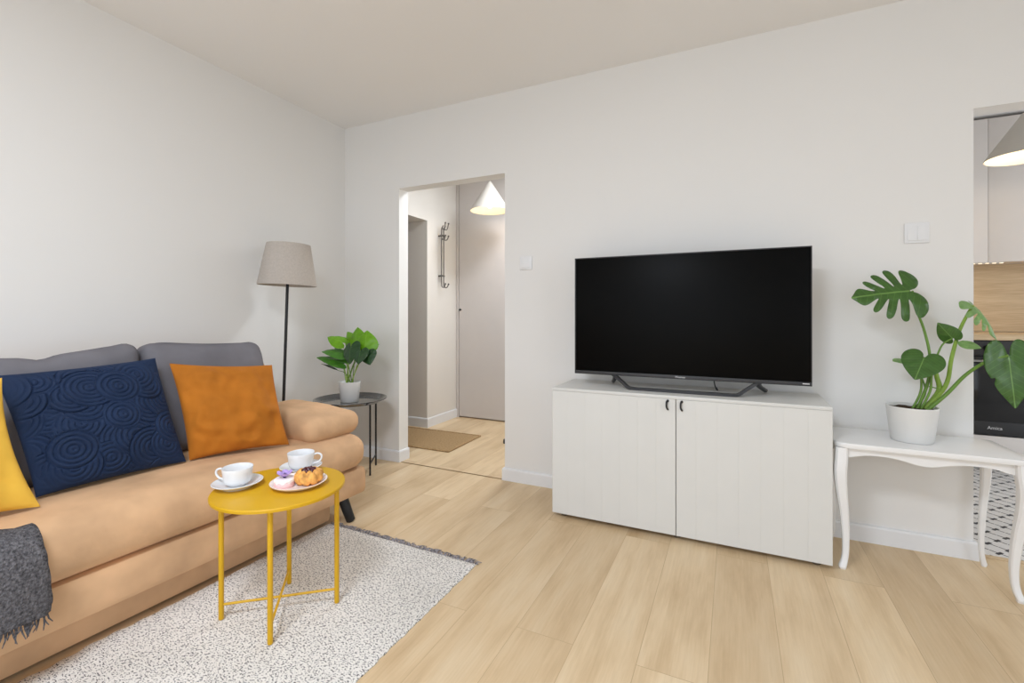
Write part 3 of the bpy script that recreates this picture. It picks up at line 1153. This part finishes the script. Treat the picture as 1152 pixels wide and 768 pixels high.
def panelled_door(x0, x1):
    """Door front with shallow vertical V grooves."""
    z0, z1 = CZ0, CZ1 - .0164
    n = 7
    pts = []
    w = (x1 - x0) / n
    g, d = .0016, .0006
    pts.append((x0, CYF + .018))
    pts.append((x0, CYF + .0015))
    pts.append((x0 + .0015, CYF))
    for k in range(1, n):
        xx = x0 + k * w
        pts += [(xx - g, CYF), (xx, CYF + d), (xx + g, CYF)]
    pts += [(x1 - .0015, CYF), (x1, CYF + .0015), (x1, CYF + .018)]
    return shift(prism(pts, 'z', z0, z1), (.24, -2.44, 0))


MID = -.2395
for x0, x1, hx in ((CB0, MID - .0016, MID - .036), (MID + .0016, CB1, MID + .026)):
    dr = obj('door', panelled_door(x0, x1), 'white', cab, 20)
    hb = tube(spline([(hx, CYF - .001, .643), (hx - .003, CYF - .012, .640), (hx - .004, CYF - .017, .628), (hx - .003, CYF - .016, .615), (hx, CYF - .010, .607), (hx + .002, CYF - .006, .604)], 4), .0042, 10)
    shift(hb, (.24, -2.44, 0))
    ho = obj('handle', hb, 'black', dr)
    bm = lathe([(0, 0), (.006, 0), (.006, .003), (0, .003)], 14)
    bmesh.ops.rotate(bm, verts=bm.verts[:], cent=(0, 0, 0), matrix=Matrix.Rotation(R(90), 3, 'X'))
    shift(bm, (hx + .24, CYF - 2.44 + .0005, .643))
    obj('handle_rose', bm, 'black', dr)
for fx in (CB0 + .05, MID, CB1 - .05):
    for fy in (CYF + .05, YB - .06):
        obj('foot', shift(lathe([(0, 0), (.016, 0), (.018, .004), (.016, CZ0 + .004), (0, CZ0 + .004)], 20), (fx + .24, fy - 2.44, 0)), 'steel', cab)

# ================================================================== TELEVISION
TVY = 2.395
tv = thing('television', 'large flat black television standing on the white cabinet', 'television', (-.228, TVY, CZ1))
tx0, tx1, tz0, tz1 = -.5385, .5385, .062, .676


def tvb(lo, hi, bev=.0015, mat='gun', name='x', parent=None):
    return obj(name, box(lo, hi, bev), mat, parent or tv)


tvb((tx0, 0.0, tz0), (tx1, .028, tz1), .004, 'black', 'housing')
tvb((tx0 + .12, .026, tz0 + .06), (tx1 - .12, .066, tz1 - .20), .012, 'black', 'rear_housing')
tvb((tx0 + .006, -.0022, tz0 + .018), (tx1 - .004, .002, tz1 - .005), .0008, 'screen', 'screen')
bm = bmesh.new()
add_box(bm, (tx0, -.0035, tz0), (tx1, .004, tz0 + .0175), .0012)
fz = obj('bottom_bezel', bm, 'gun', tv)
bm = bmesh.new()
for lo, hi in (((tx0, -.003, tz0 + .0175), (tx0 + .0055, .004, tz1)), ((tx1 - .0035, -.003, tz0 + .0175), (tx1, .004, tz1)), ((tx0, -.003, tz1 - .0045), (tx1, .004, tz1))):
    add_box(bm, lo, hi, .0006)
obj('bezel', bm, 'gun', tv)
text('logo_lettering', 'Hisense', .0145, (-.005, -.0042, tz0 + .0095), (R(90), 0, 0), 'logo', fz)
obj('badge', box((tx1 - .036, -.0045, tz0 + .008), (tx1 - .010, -.003, tz0 + .0125), .0004), 'logo', fz)
# stand: a flat bar near the front edge whose two ends rise to the set, plus a rear toe on each side
bar = []
zt = .0065
front = -.035
pts = spline([(-.335, .030, .062), (-.318, .005, .056), (-.278, -.018, .030), (-.250, front + .006, .010), (-.220, front, zt), (-.12, front - .004, zt), (.12, front - .004, zt), (.220, front, zt), (.250, front + .006, .010), (.278, -.018, .030), (.318, .005, .056), (.335, .030, .062)], 6)


def ribbon(pts, w, h):
    bm = bmesh.new()
    rings = []
    for i, p in enumerate(pts):
        t = (pts[min(i + 1, len(pts) - 1)] - pts[max(i - 1, 0)]).normalized()
        s = Vector((0, 1, 0))
        s = (s - t * s.dot(t)).normalized()
        u = t.cross(s).normalized()
        rings.append([bm.verts.new(p + s * a * w / 2 + u * b * h / 2) for a, b in ((-1, -1), (1, -1), (1, 1), (-1, 1))])
    for A, B in zip(rings, rings[1:]):
        for k in range(4):
            bm.faces.new((A[k], A[(k + 1) % 4], B[(k + 1) % 4], B[k]))
    bm.faces.new(rings[0][::-1])
    bm.faces.new(rings[-1])
    return bm


obj('stand', ribbon(pts, .028, .013), 'gun', tv, 30)
for s in (-1, 1):
    obj('rear_foot', tube([(s * .325, .020, .060), (s * .342, .075, .036), (s * .366, .150, .0105), (s * .370, .160, .0095)], [.013, .011, .0095, .009], 10), 'gun', tv)
obj('power_cable', tube(spline([(.145, .060, .11), (.143, .066, .06), (.150, .075, .02), (.158, .11, .004), (.15, .20, .004)], 6), .003, 8), 'black', tv)


# ================================================================== LIGHT SWITCHES
def switch(label, xc, zc, w, h, rockers):
    t = thing('light_switch', label, 'switch', (xc, YB, zc), 0, 'light switches on the back wall')
    obj('plate', box((-w / 2, -.008, -h / 2), (w / 2, 0, h / 2), .003), 'trim', t)
    n = rockers
    rw = (w - .018) / n if n > 1 else w - .022
    for k in range(n):
        x = (-w / 2 + .009 + rw * (k + .5)) if n > 1 else 0
        bm = box((x - rw / 2 + .001, -.0125, -h / 2 + .011), (x + rw / 2 - .001, -.007, h / 2 - .011), .002)
        for v in bm.verts:
            if v.co.y < -.009:
                v.co.y += .004 * (v.co.z + h / 2) / h
        obj('rocker', bm, 'trim', t)
    return t


switch('small square white light switch beside the hall passage', -1.158, 1.362, .082, .082, 1)
switch('wider white double light switch above the monstera', .734, 1.405, .088, .090, 2)

# ================================================================== WHITE CONSOLE TABLE + MONSTERA
KT0, KT1, KY0, KY1, KTZ = .378, .970, 2.285, 2.612, .522
con = thing('console_table', 'small glossy white console table with curved cabriole legs', 'table', ((KT0 + KT1) / 2, (KY0 + KY1) / 2, 0))
CC = Vector(con.location)
# top with softly scalloped corner and moulded edge
pts = []
for (cx_, cy_, a0) in ((KT1 - .035, KY1 - .02, 0), (KT0 + .035, KY1 - .02, 90), (KT0 + .035, KY0 + .035, 180), (KT1 - .035, KY0 + .035, 270)):
    rr = .02 if cy_ > 2.5 else .035
    for k in range(7):
        a = R(a0 + 15 * k)
        pts.append((cx_ + .035 * math.cos(a), cy_ + rr * math.sin(a)))
bm = prism(pts, 'z', KTZ - .020, KTZ)
es = [e for e in bm.edges if abs(e.verts[0].co.z - e.verts[1].co.z) < 1e-6]
bmesh.ops.bevel(bm, geom=es, offset=.006, segments=3, affect='EDGES', profile=.5)
shift(bm, -CC)
obj('tabletop', bm, 'gloss', con, 40)


def apron(p0, p1, t=.016):
    """Rail under the top with a wavy lower edge."""
    p0, p1 = Vector(p0), Vector(p1)
    d = (p1 - p0).normalized()
    nrm = Vector((-d.y, d.x, 0)) * t
    bm = bmesh.new()
    n = 48
    A = []
    for i in range(n + 1):
        f = i / n
        low = .026 + .022 * math.exp(-((f - .5) / .14) ** 2) + .018 * (math.exp(-(f / .10) ** 2) + math.exp(-((1 - f) / .10) ** 2))
        p = p0.lerp(p1, f)
        A.append([bm.verts.new(p + o_ + Vector((0, 0, z))) for o_, z in ((Vector(), KTZ - .019), (Vector(), KTZ - .019 - low), (nrm, KTZ - .019 - low), (nrm, KTZ - .019))])
    for a, b in zip(A, A[1:]):
        for k in range(4):
            bm.faces.new((a[k], a[(k + 1) % 4], b[(k + 1) % 4], b[k]))
    bm.faces.new(A[0][::-1])
    bm.faces.new(A[-1])
    shift(bm, -CC)
    obj('apron', bm, 'gloss', con, 40)


LX0, LX1, LY0, LY1 = KT0 + .034, KT1 - .036, KY0 + .034, KY1 - .030
apron((LX0, LY0 - .010, 0), (LX1, LY0 - .010, 0))
apron((LX0, LY1 - .004, 0), (LX1, LY1 - .004, 0))
apron((LX0 - .002, LY0, 0), (LX0 - .002, LY1, 0))
apron((LX1 + .010, LY0, 0), (LX1 + .010, LY1, 0))


def cabriole(x, y, sx, sy, k=1.0):
    """S-curved leg: knee out, ankle in, foot out again."""
    prof = [(0, .014, .021), (.045, .017, .0225), (.10, .022, .0225), (.17, .016, .0195), (.26, .002, .0160), (.36, -.008, .0130), (.43, -.008, .0115), (.468, -.001, .0115), (.490, .009, .013), (.5015, .008, .010)]
    zt = KTZ - .0205
    bm = bmesh.new()
    rk = 1.0 if k == 1.0 else .72
    sp = spline([(o_, h_, r_) for h_, o_, r_ in prof], 4)
    rings = []
    for o_, h_, r_ in sp:
        c = Vector((x + sx * o_ * k, y + sy * o_ * k, max(0, zt - h_)))
        ring = []
        for q in range(16):
            a = 2 * PI * (q + .5) / 16
            ca, sa = math.cos(a), math.sin(a)
            sq = 1 / (abs(ca) ** 5 + abs(sa) ** 5) ** .2
            ring.append(bm.verts.new(c + Vector((ca * r_ * sq * rk, sa * r_ * sq * rk, 0))))
        rings.append(ring)
    for A, B in zip(rings, rings[1:]):
        for q in range(16):
            bm.faces.new((A[q], A[(q + 1) % 16], B[(q + 1) % 16], B[q]))
    bm.faces.new(rings[0][::-1])
    bm.faces.new(rings[-1])
    shift(bm, -CC)
    return bm


for x, y, sx, sy, kk in ((LX0, LY0, -.75, -.75, 1.0), (LX1, LY0, .75, -.75, 1.0), (LX0, LY1, -.75, .3, .7), (LX1, LY1, .75, .3, .7)):
    obj('leg', cabriole(x, y, sx, sy, kk), 'gloss', con, 40)

MX, MY = .668, 2.452
mon = thing('monstera', 'monstera plant with split leaves in a white pot on the console table', 'plant', (MX, MY, KTZ + .0005))
obj('pot', lathe([(0, 0), (.066, 0), (.0705, .004), (.0855, .137), (.0865, .141), (.0855, .1435), (.0825, .143), (.080, .137), (.077, .115), (0, .115)], 64), 'pot', mon, 50)
bm = lathe([(0, .134), (.04, .136), (.0790, .131), (.077, .116), (0, .116)], 40)
for v in bm.verts:
    v.co.z += .005 * mnoise.noise(v.co * 60)
obj('soil', bm, 'soil', mon, 60)


def mp(x, y, Y=MY):
    return at(930 + x / 3.49, 280 + y / 3.49, Y)


SOILZ = KTZ + .118
# petioles
put_stem([(MX + 0.014, MY, SOILZ), mp(398, 520, 2.45), mp(405, 420, 2.46), mp(380, 310, 2.47), mp(345, 222, 2.46), mp(337, 165, 2.43)], .0062, .0038, 'stem', mon)
put_stem([(MX + 0.031, MY - .02, SOILZ), mp(470, 570, 2.43), mp(545, 495, 2.42), mp(625, 443, 2.39), mp(690, 425, 2.37), mp(714, 418, 2.36)], .0075, .0046, 'stem', mon)
put_stem([(MX + .030, MY, SOILZ), mp(465, 540, 2.46), mp(490, 430, 2.47), mp(518, 330, 2.48), mp(550, 262, 2.48), mp(574, 222, 2.48)], .0085, .0048, 'stempale', mon)
put_stem([(MX - 0.004, MY, SOILZ), mp(369, 560, 2.45), mp(371, 480, 2.44), mp(384, 425, 2.42)], .0048, .0034, 'stem', mon)
put_stem([(MX + 0.038, MY + .012, SOILZ), mp(440, 560, 2.47), mp(432, 500, 2.47), mp(420, 450, 2.47)], .0125, .0060, 'stempale', mon)
put_stem([(MX + 0.020, MY - .010, SOILZ), mp(405, 560, 2.44), mp(412, 500, 2.44), mp(430, 430, 2.46), mp(455, 375, 2.46), mp(494, 350, 2.46)], .0050, .0028, 'stem', mon)
put_stem([mp(505, 352, 2.475), mp(510, 356, 2.47), mp(515, 364, 2.465)], .0035, .0026, 'stem', mon)
put_stem([(MX + 0.006, MY + .012, SOILZ), mp(388, 560, 2.47), mp(350, 470, 2.48), mp(290, 435, 2.48)], .0042, .0026, 'stem', mon)
put_stem([mp(402, 540, 2.44), mp(425, 545, 2.44), mp(450, 552, 2.43)], .0028, .0014, 'stem', mon)
# blades
put_leaf(leaf(SPLIT, mp(335, 163, 2.43), mp(97, 192, 2.40), (-.22, -.88, .42), 1.16, .10, .10, .03, .92, 1), 'leafdark', mon)
put_leaf(leaf(HEART, mp(384, 424, 2.42), mp(345, 516, 2.375), (-.12, -.80, .58), 1.16, .02, .02, .02, 1.0, 2), 'leafdark', mon)
put_leaf(leaf(HEART, mp(494, 350, 2.46), mp(434, 287, 2.45), (-.15, -.85, -.35), .80, .25, .15, .02, 1.0, 3), 'leafdark', mon)
put_leaf(leaf(OVAL, mp(515, 364, 2.465), mp(610, 390, 2.43), (-.05, -.62, .78), 1.0, .15, .10, .02, 1.0, 4), 'leafpale', mon)
put_leaf(leaf(SPLIT, mp(576, 220, 2.48), mp(668, 358, 2.44), (.62, -.55, .45), .80, .30, .22, .03, 1.0, 5), 'leafpale', mon)
put_leaf(leaf(HALFSPLIT, mp(714, 416, 2.36), mp(742, 632, 2.34), (-.30, -.93, .12), .62, .10, .08, .03, 1.0, 6), 'leafdark', mon)
put_leaf(leaf(HEART, mp(292, 434, 2.48), mp(258, 440, 2.46), (-.3, -.6, .7), 1.0, .2, .1, .02, 1.0, 7), 'leafpale', mon)

# ================================================================== HALL THINGS
# jute mat
mat_ = thing('door_mat', 'tan woven jute doormat on the hall floor', 'mat', (-2.35, 3.22, 0), R(1))
bm = bmesh.new()
g = {}
for j in range(25):
    for i in range(37):
        x = -.40 + .80 * i / 36
        y = -.255 + .51 * j / 24
        e = i in (0, 36) or j in (0, 24)
        g[i, j] = bm.verts.new((x, y, .004 if e else .009 + .001 * mnoise.noise(Vector((x * 20, y * 20, 0)))))
for j in range(24):
    for i in range(36):
        bm.faces.new((g[i, j], g[i + 1, j], g[i + 1, j + 1], g[i, j + 1]))
r = bmesh.ops.extrude_edge_only(bm, edges=[e for e in bm.edges if e.is_boundary])
for v in [x for x in r['geom'] if isinstance(x, bmesh.types.BMVert)]:
    v.co.z = .0005
obj('woven_mat', bm, 'jute', mat_, 60)
bm = bmesh.new()
loop = [(-.398, -.253, .006), (.398, -.253, .006), (.398, .253, .006), (-.398, .253, .006)]
for a, b in zip(loop, loop[1:] + loop[:1]):
    tube([a, b], .006, 8, bm)
obj('edge_binding', bm, 'jute', mat_, 60)

# coat rack on the hall wall
rack = thing('coat_rack', 'slim metal coat rack with hooks on the hall wall', 'coat rack', (HX, 3.735, 1.31))
for yy in (-.018, .018):
    obj('rail', tube(spline([(.050, yy, .004), (.046, yy, .05), (.046, yy, .30), (.046, yy, .53), (.050, yy, .555), (.062, yy + .004, .585)], 5), .0055, 10), 'pewter', rack)
for zz in (.105, .490):
    bm = tube([(0, 0, zz), (.050, 0, zz)], .008, 12)
    add_box(bm, (.040, -.028, zz - .008), (.054, .028, zz + .008), .003)
    obj('bracket', bm, 'pewter', rack)
for zz, up in ((.555, .05), (.455, .03), (.000, .025)):
    for yy in (-.018, .018):
        bm = tube(spline([(.046, yy, zz + .01), (.060, yy, zz - .006), (.082, yy * 1.3, zz - .002), (.095, yy * 1.5, zz + up)], 5), .0048, 8)
        bmesh.ops.create_icosphere(bm, subdivisions=2, radius=.009, matrix=Matrix.Translation((.095, yy * 1.5, zz + up)))
        obj('hook', bm, 'pewter', rack)

# door stop by the passage edge
p = Vector((-1.672, 3.385, 0))
tag(obj('door_stop', lathe([(0, 0), (.017, 0), (.018, .004), (.017, .028), (.014, .034), (0, .035)], 24), 'gun', None, 35, p), 'small dark door stop on the hall floor', 'door stop')


def pendant(label, loc, r, h, energy):
    t = thing('pendant_lamp', label, 'lamp', loc, 0, 'white cone pendant lamps')
    obj('lamp_shade', lathe([(.012, h), (.016, h - .004), (r, .004), (r + .001, 0), (r - .002, .001), (.016, h - .016), (.012, h - .012), (.012, h)], 72), 'lampshade', t, 50)
    obj('shade_lining', lathe([(r - .004, .0015), (.018, h - .018)], 72), 'lampin', t, 50)
    obj('bulb', lathe([(0, .025), (.018, .030), (.030, .050), (.026, .078), (.014, .095), (0, .098)], 28), 'bulb', t, 60)
    obj('lamp_holder', lathe([(0, .095), (.016, .095), (.018, .100), (.018, h - .03), (0, h - .03)], 20), 'white', t)
    obj('cord', tube([(0, 0, h - .004), (0, 0, CEIL - loc[2] - .02)], .003, 8), 'lampshade', t)
    zc = CEIL - loc[2]
    obj('ceiling_rose', lathe([(0, zc - .03), (.03, zc - .03), (.045, zc - .02), (.05, zc), (0, zc)], 32), 'lampshade', t)
    ld = bpy.data.lights.new('lamp_light', 'POINT')
    ld.energy = energy
    ld.color = (1.0, .84, .62)
    ld.shadow_soft_size = .03
    lo = bpy.data.objects.new('lamp_light', ld)
    COL.objects.link(lo)
    lo.location = (loc[0], loc[1], loc[2] + .012)
    return t


pendant('white cone pendant lamp glowing in the hall', (-1.985, 3.705, 1.980), .178, .262, 1.6)
pendant('white cone pendant lamp glowing in the kitchen', (1.556, 3.775, 1.972), .178, .262, 2.2)

# ================================================================== KITCHEN THINGS
UB = 1.425
for x0, x1, lb in ((1.02, 1.6215, 'beige handleless wall cabinet, the narrower visible one beside the passage edge'), (1.6225, 2.22, 'beige handleless wall cabinet above the pendant lamp')):
    t = thing('wall_cabinet', lb, 'cabinet', ((x0 + x1) / 2, 4.6, UB), 0, 'kitchen wall cabinets')
    w = (x1 - x0) / 2
    obj('carcass', box((-w, -.18, 0), (w, .182, 1.005), .001), 'upper', t)
    obj('door', box((-w + .0006, -.200, -.012), (w - .0006, -.181, 1.000), .001), 'upper', t)
led = thing('under_cabinet_light', 'lit white strip light under the kitchen wall cabinet', 'light', (1.42, 4.47, UB - .0005))
obj('housing', box((-.30, -.030, -.016), (.30, .030, 0), .002), 'white', led)
for k in range(16):
    x = -.285 + k * .0375
    obj('led_lens', box((x, -.032, -.0185), (x + .018, -.020, -.014), .001), 'led', led)
ld = bpy.data.lights.new('strip_light', 'AREA')
ld.shape = 'RECTANGLE'
ld.size, ld.size_y = .58, .02
ld.energy = 1.2
ld.color = (1, .88, .70)
lo = bpy.data.objects.new('strip_light', ld)
COL.objects.link(lo)
lo.location = (1.42, 4.47, UB - .022)

tag(obj('worktop', box((.805, 4.185, .872), (3.09, 4.783, .912), .003), 'oak', None, 30), 'light oak kitchen worktop above the black oven', 'worktop')
oven = thing('oven', 'black built-in oven under the kitchen worktop', 'oven', (1.54, 4.20, .178))
obj('housing', box((-.295, .012, .062), (.295, .55, .690), .003), 'ovenblack', oven)
obj('control_panel', box((-.298, -.008, .590), (.298, .014, .690), .003), 'ovenblack', oven)
for kx in (-.21, .0, .21):
    bm = lathe([(0, 0), (.020, 0), (.019, .018), (.016, .022), (0, .022)], 28)
    bmesh.ops.rotate(bm, verts=bm.verts[:], cent=(0, 0, 0), matrix=Matrix.Rotation(R(90), 3, 'X'))
    obj('knob', shift(bm, (kx, -.008, .640)), 'black', oven)
dr = obj('door', box((-.298, -.012, .060), (.298, .012, .584), .004), 'glassblack', oven)
obj('handle', tube(spline([(-.24, -.012, .556), (-.24, -.045, .556), (-.22, -.052, .556), (.22, -.052, .556), (.24, -.045, .556), (.24, -.012, .556)], 5), .008, 10), 'steel', dr)
obj('window_pane', box((-.235, -.0135, .190), (.235, -.0115, .505), .001), 'glassblack', dr)
obj('lower_trim', box((-.298, -.0145, .062), (.298, -.011, .150), .001), 'ovenblack', dr)
text('logo_lettering', 'Amica', .030, (.035, -.0155, .108), (R(90), 0, 0), 'logo', dr)
for x0, x1, lb in ((.82, 1.238, 'beige kitchen base unit beside the oven, next to the side wall'), (1.842, 2.44, 'beige kitchen base unit on the far side of the oven')):
    t = thing('base_cabinet', lb, 'cabinet', ((x0 + x1) / 2, 4.48, 0), 0, 'kitchen base units')
    w = (x1 - x0) / 2
    obj('carcass', box((-w, -.26, .10), (w, .30, .871), .001), 'upper', t)
    obj('door', box((-w + .002, -.280, .105), (w - .002, -.261, .866), .002), 'upper', t)
    obj('plinth', box((-w, -.22, 0), (w, -.20, .10)), 'gun', t)
t = thing('drawer_unit', 'beige drawer front below the black oven', 'drawer', (1.54, 4.48, 0))
obj('carcass', box((-.298, -.26, .10), (.298, .30, .207), .001), 'upper', t)
obj('drawer', box((-.298, -.290, .105), (.298, -.261, .232), .002), 'upper', t)
obj('plinth', box((-.298, -.22, 0), (.298, -.20, .10)), 'gun', t)

# ================================================================== LIGHT


def area(name, loc, rot, sx, sy, e, c):
    d = bpy.data.lights.new(name, 'AREA')
    d.shape = 'RECTANGLE'
    d.size, d.size_y = sx, sy
    d.energy = e
    d.color = c
    o = bpy.data.objects.new(name, d)
    COL.objects.link(o)
    o.location = loc
    o.rotation_euler = rot
    return o


# added area lights set in the made-up, paneless openings as stand-in daylight
area('added_window_light', (-.65, FY0 - .02, 1.15), (R(90), 0, 0), 3.2, 2.1, 36, (.87, .97, 1.10))
area('added_window_light', (FX1 + .02, -.3, 1.15), (R(90), 0, R(90)), 2.3, 2.1, 29, (.87, .97, 1.10))
area('added_window_light', (3.12, 3.4, 1.1), (R(90), 0, R(90)), .95, 2.0, 21, (.90, .97, 1.06))  # added to light the kitchen, from a made-up window out of view

# added fill light behind the camera, with a made-up ceiling fixture
room_fill = thing('added_fill_fixture', 'flat square fill-light fixture added on the living room ceiling', 'lamp', (-.75, -.35, CEIL))
obj('housing', box((-.32, -.32, -.045), (.32, .32, 0), .01), 'white', room_fill)
area('added_fill_light', (-.75, -.35, CEIL - .05), (0, 0, 0),   .6, .6, 64, (.89, .97, 1.08))
# second added fill light, brightens the hall from an unseen made-up fixture
hall_fill = thing('added_fill_fixture', 'flat round fill-light fixture added on the hall ceiling, past the passage edge', 'lamp', (-1.35, 3.35, CEIL))
obj('housing', lathe([(0, 0), (.16, 0), (.16, -.035), (.15, -.04), (0, -.04)], 48), 'white', hall_fill)
hl = area('added_fill_light', (-1.35, 3.35, CEIL - .045), (0, 0, 0), .3, .3, 29, (.91, .97, 1.04))
hl.data.shape = 'DISK'

w = bpy.data.worlds.new('sky')
scene.world = w
w.use_nodes = True
w.node_tree.nodes['Background'].inputs[0].default_value = (.93, .97, 1.0, 1)
w.node_tree.nodes['Background'].inputs[1].default_value = 1.0

cam = bpy.data.cameras.new('camera')
cam.sensor_width = 36
cam.sensor_fit = 'HORIZONTAL'
cam.lens = FPX / 1152 * 36
cam.shift_y = -(384 - CY) / 1152
cam.clip_start = .01
co = bpy.data.objects.new('camera', cam)
COL.objects.link(co)
co.location = (0, 0, CAM_H)
co.rotation_euler = (R(90), 0, YAW)
scene.camera = co

vs = scene.view_settings
scene.display_settings.display_device = 'sRGB'
vs.view_transform = 'Standard'
vs.look = 'None'
vs.exposure = -0.32
vs.gamma = 1.0
vs.use_curve_mapping = False
scene.cycles.use_denoising = True
scene.cycles.max_bounces = 10
scene.cycles.diffuse_bounces = 6
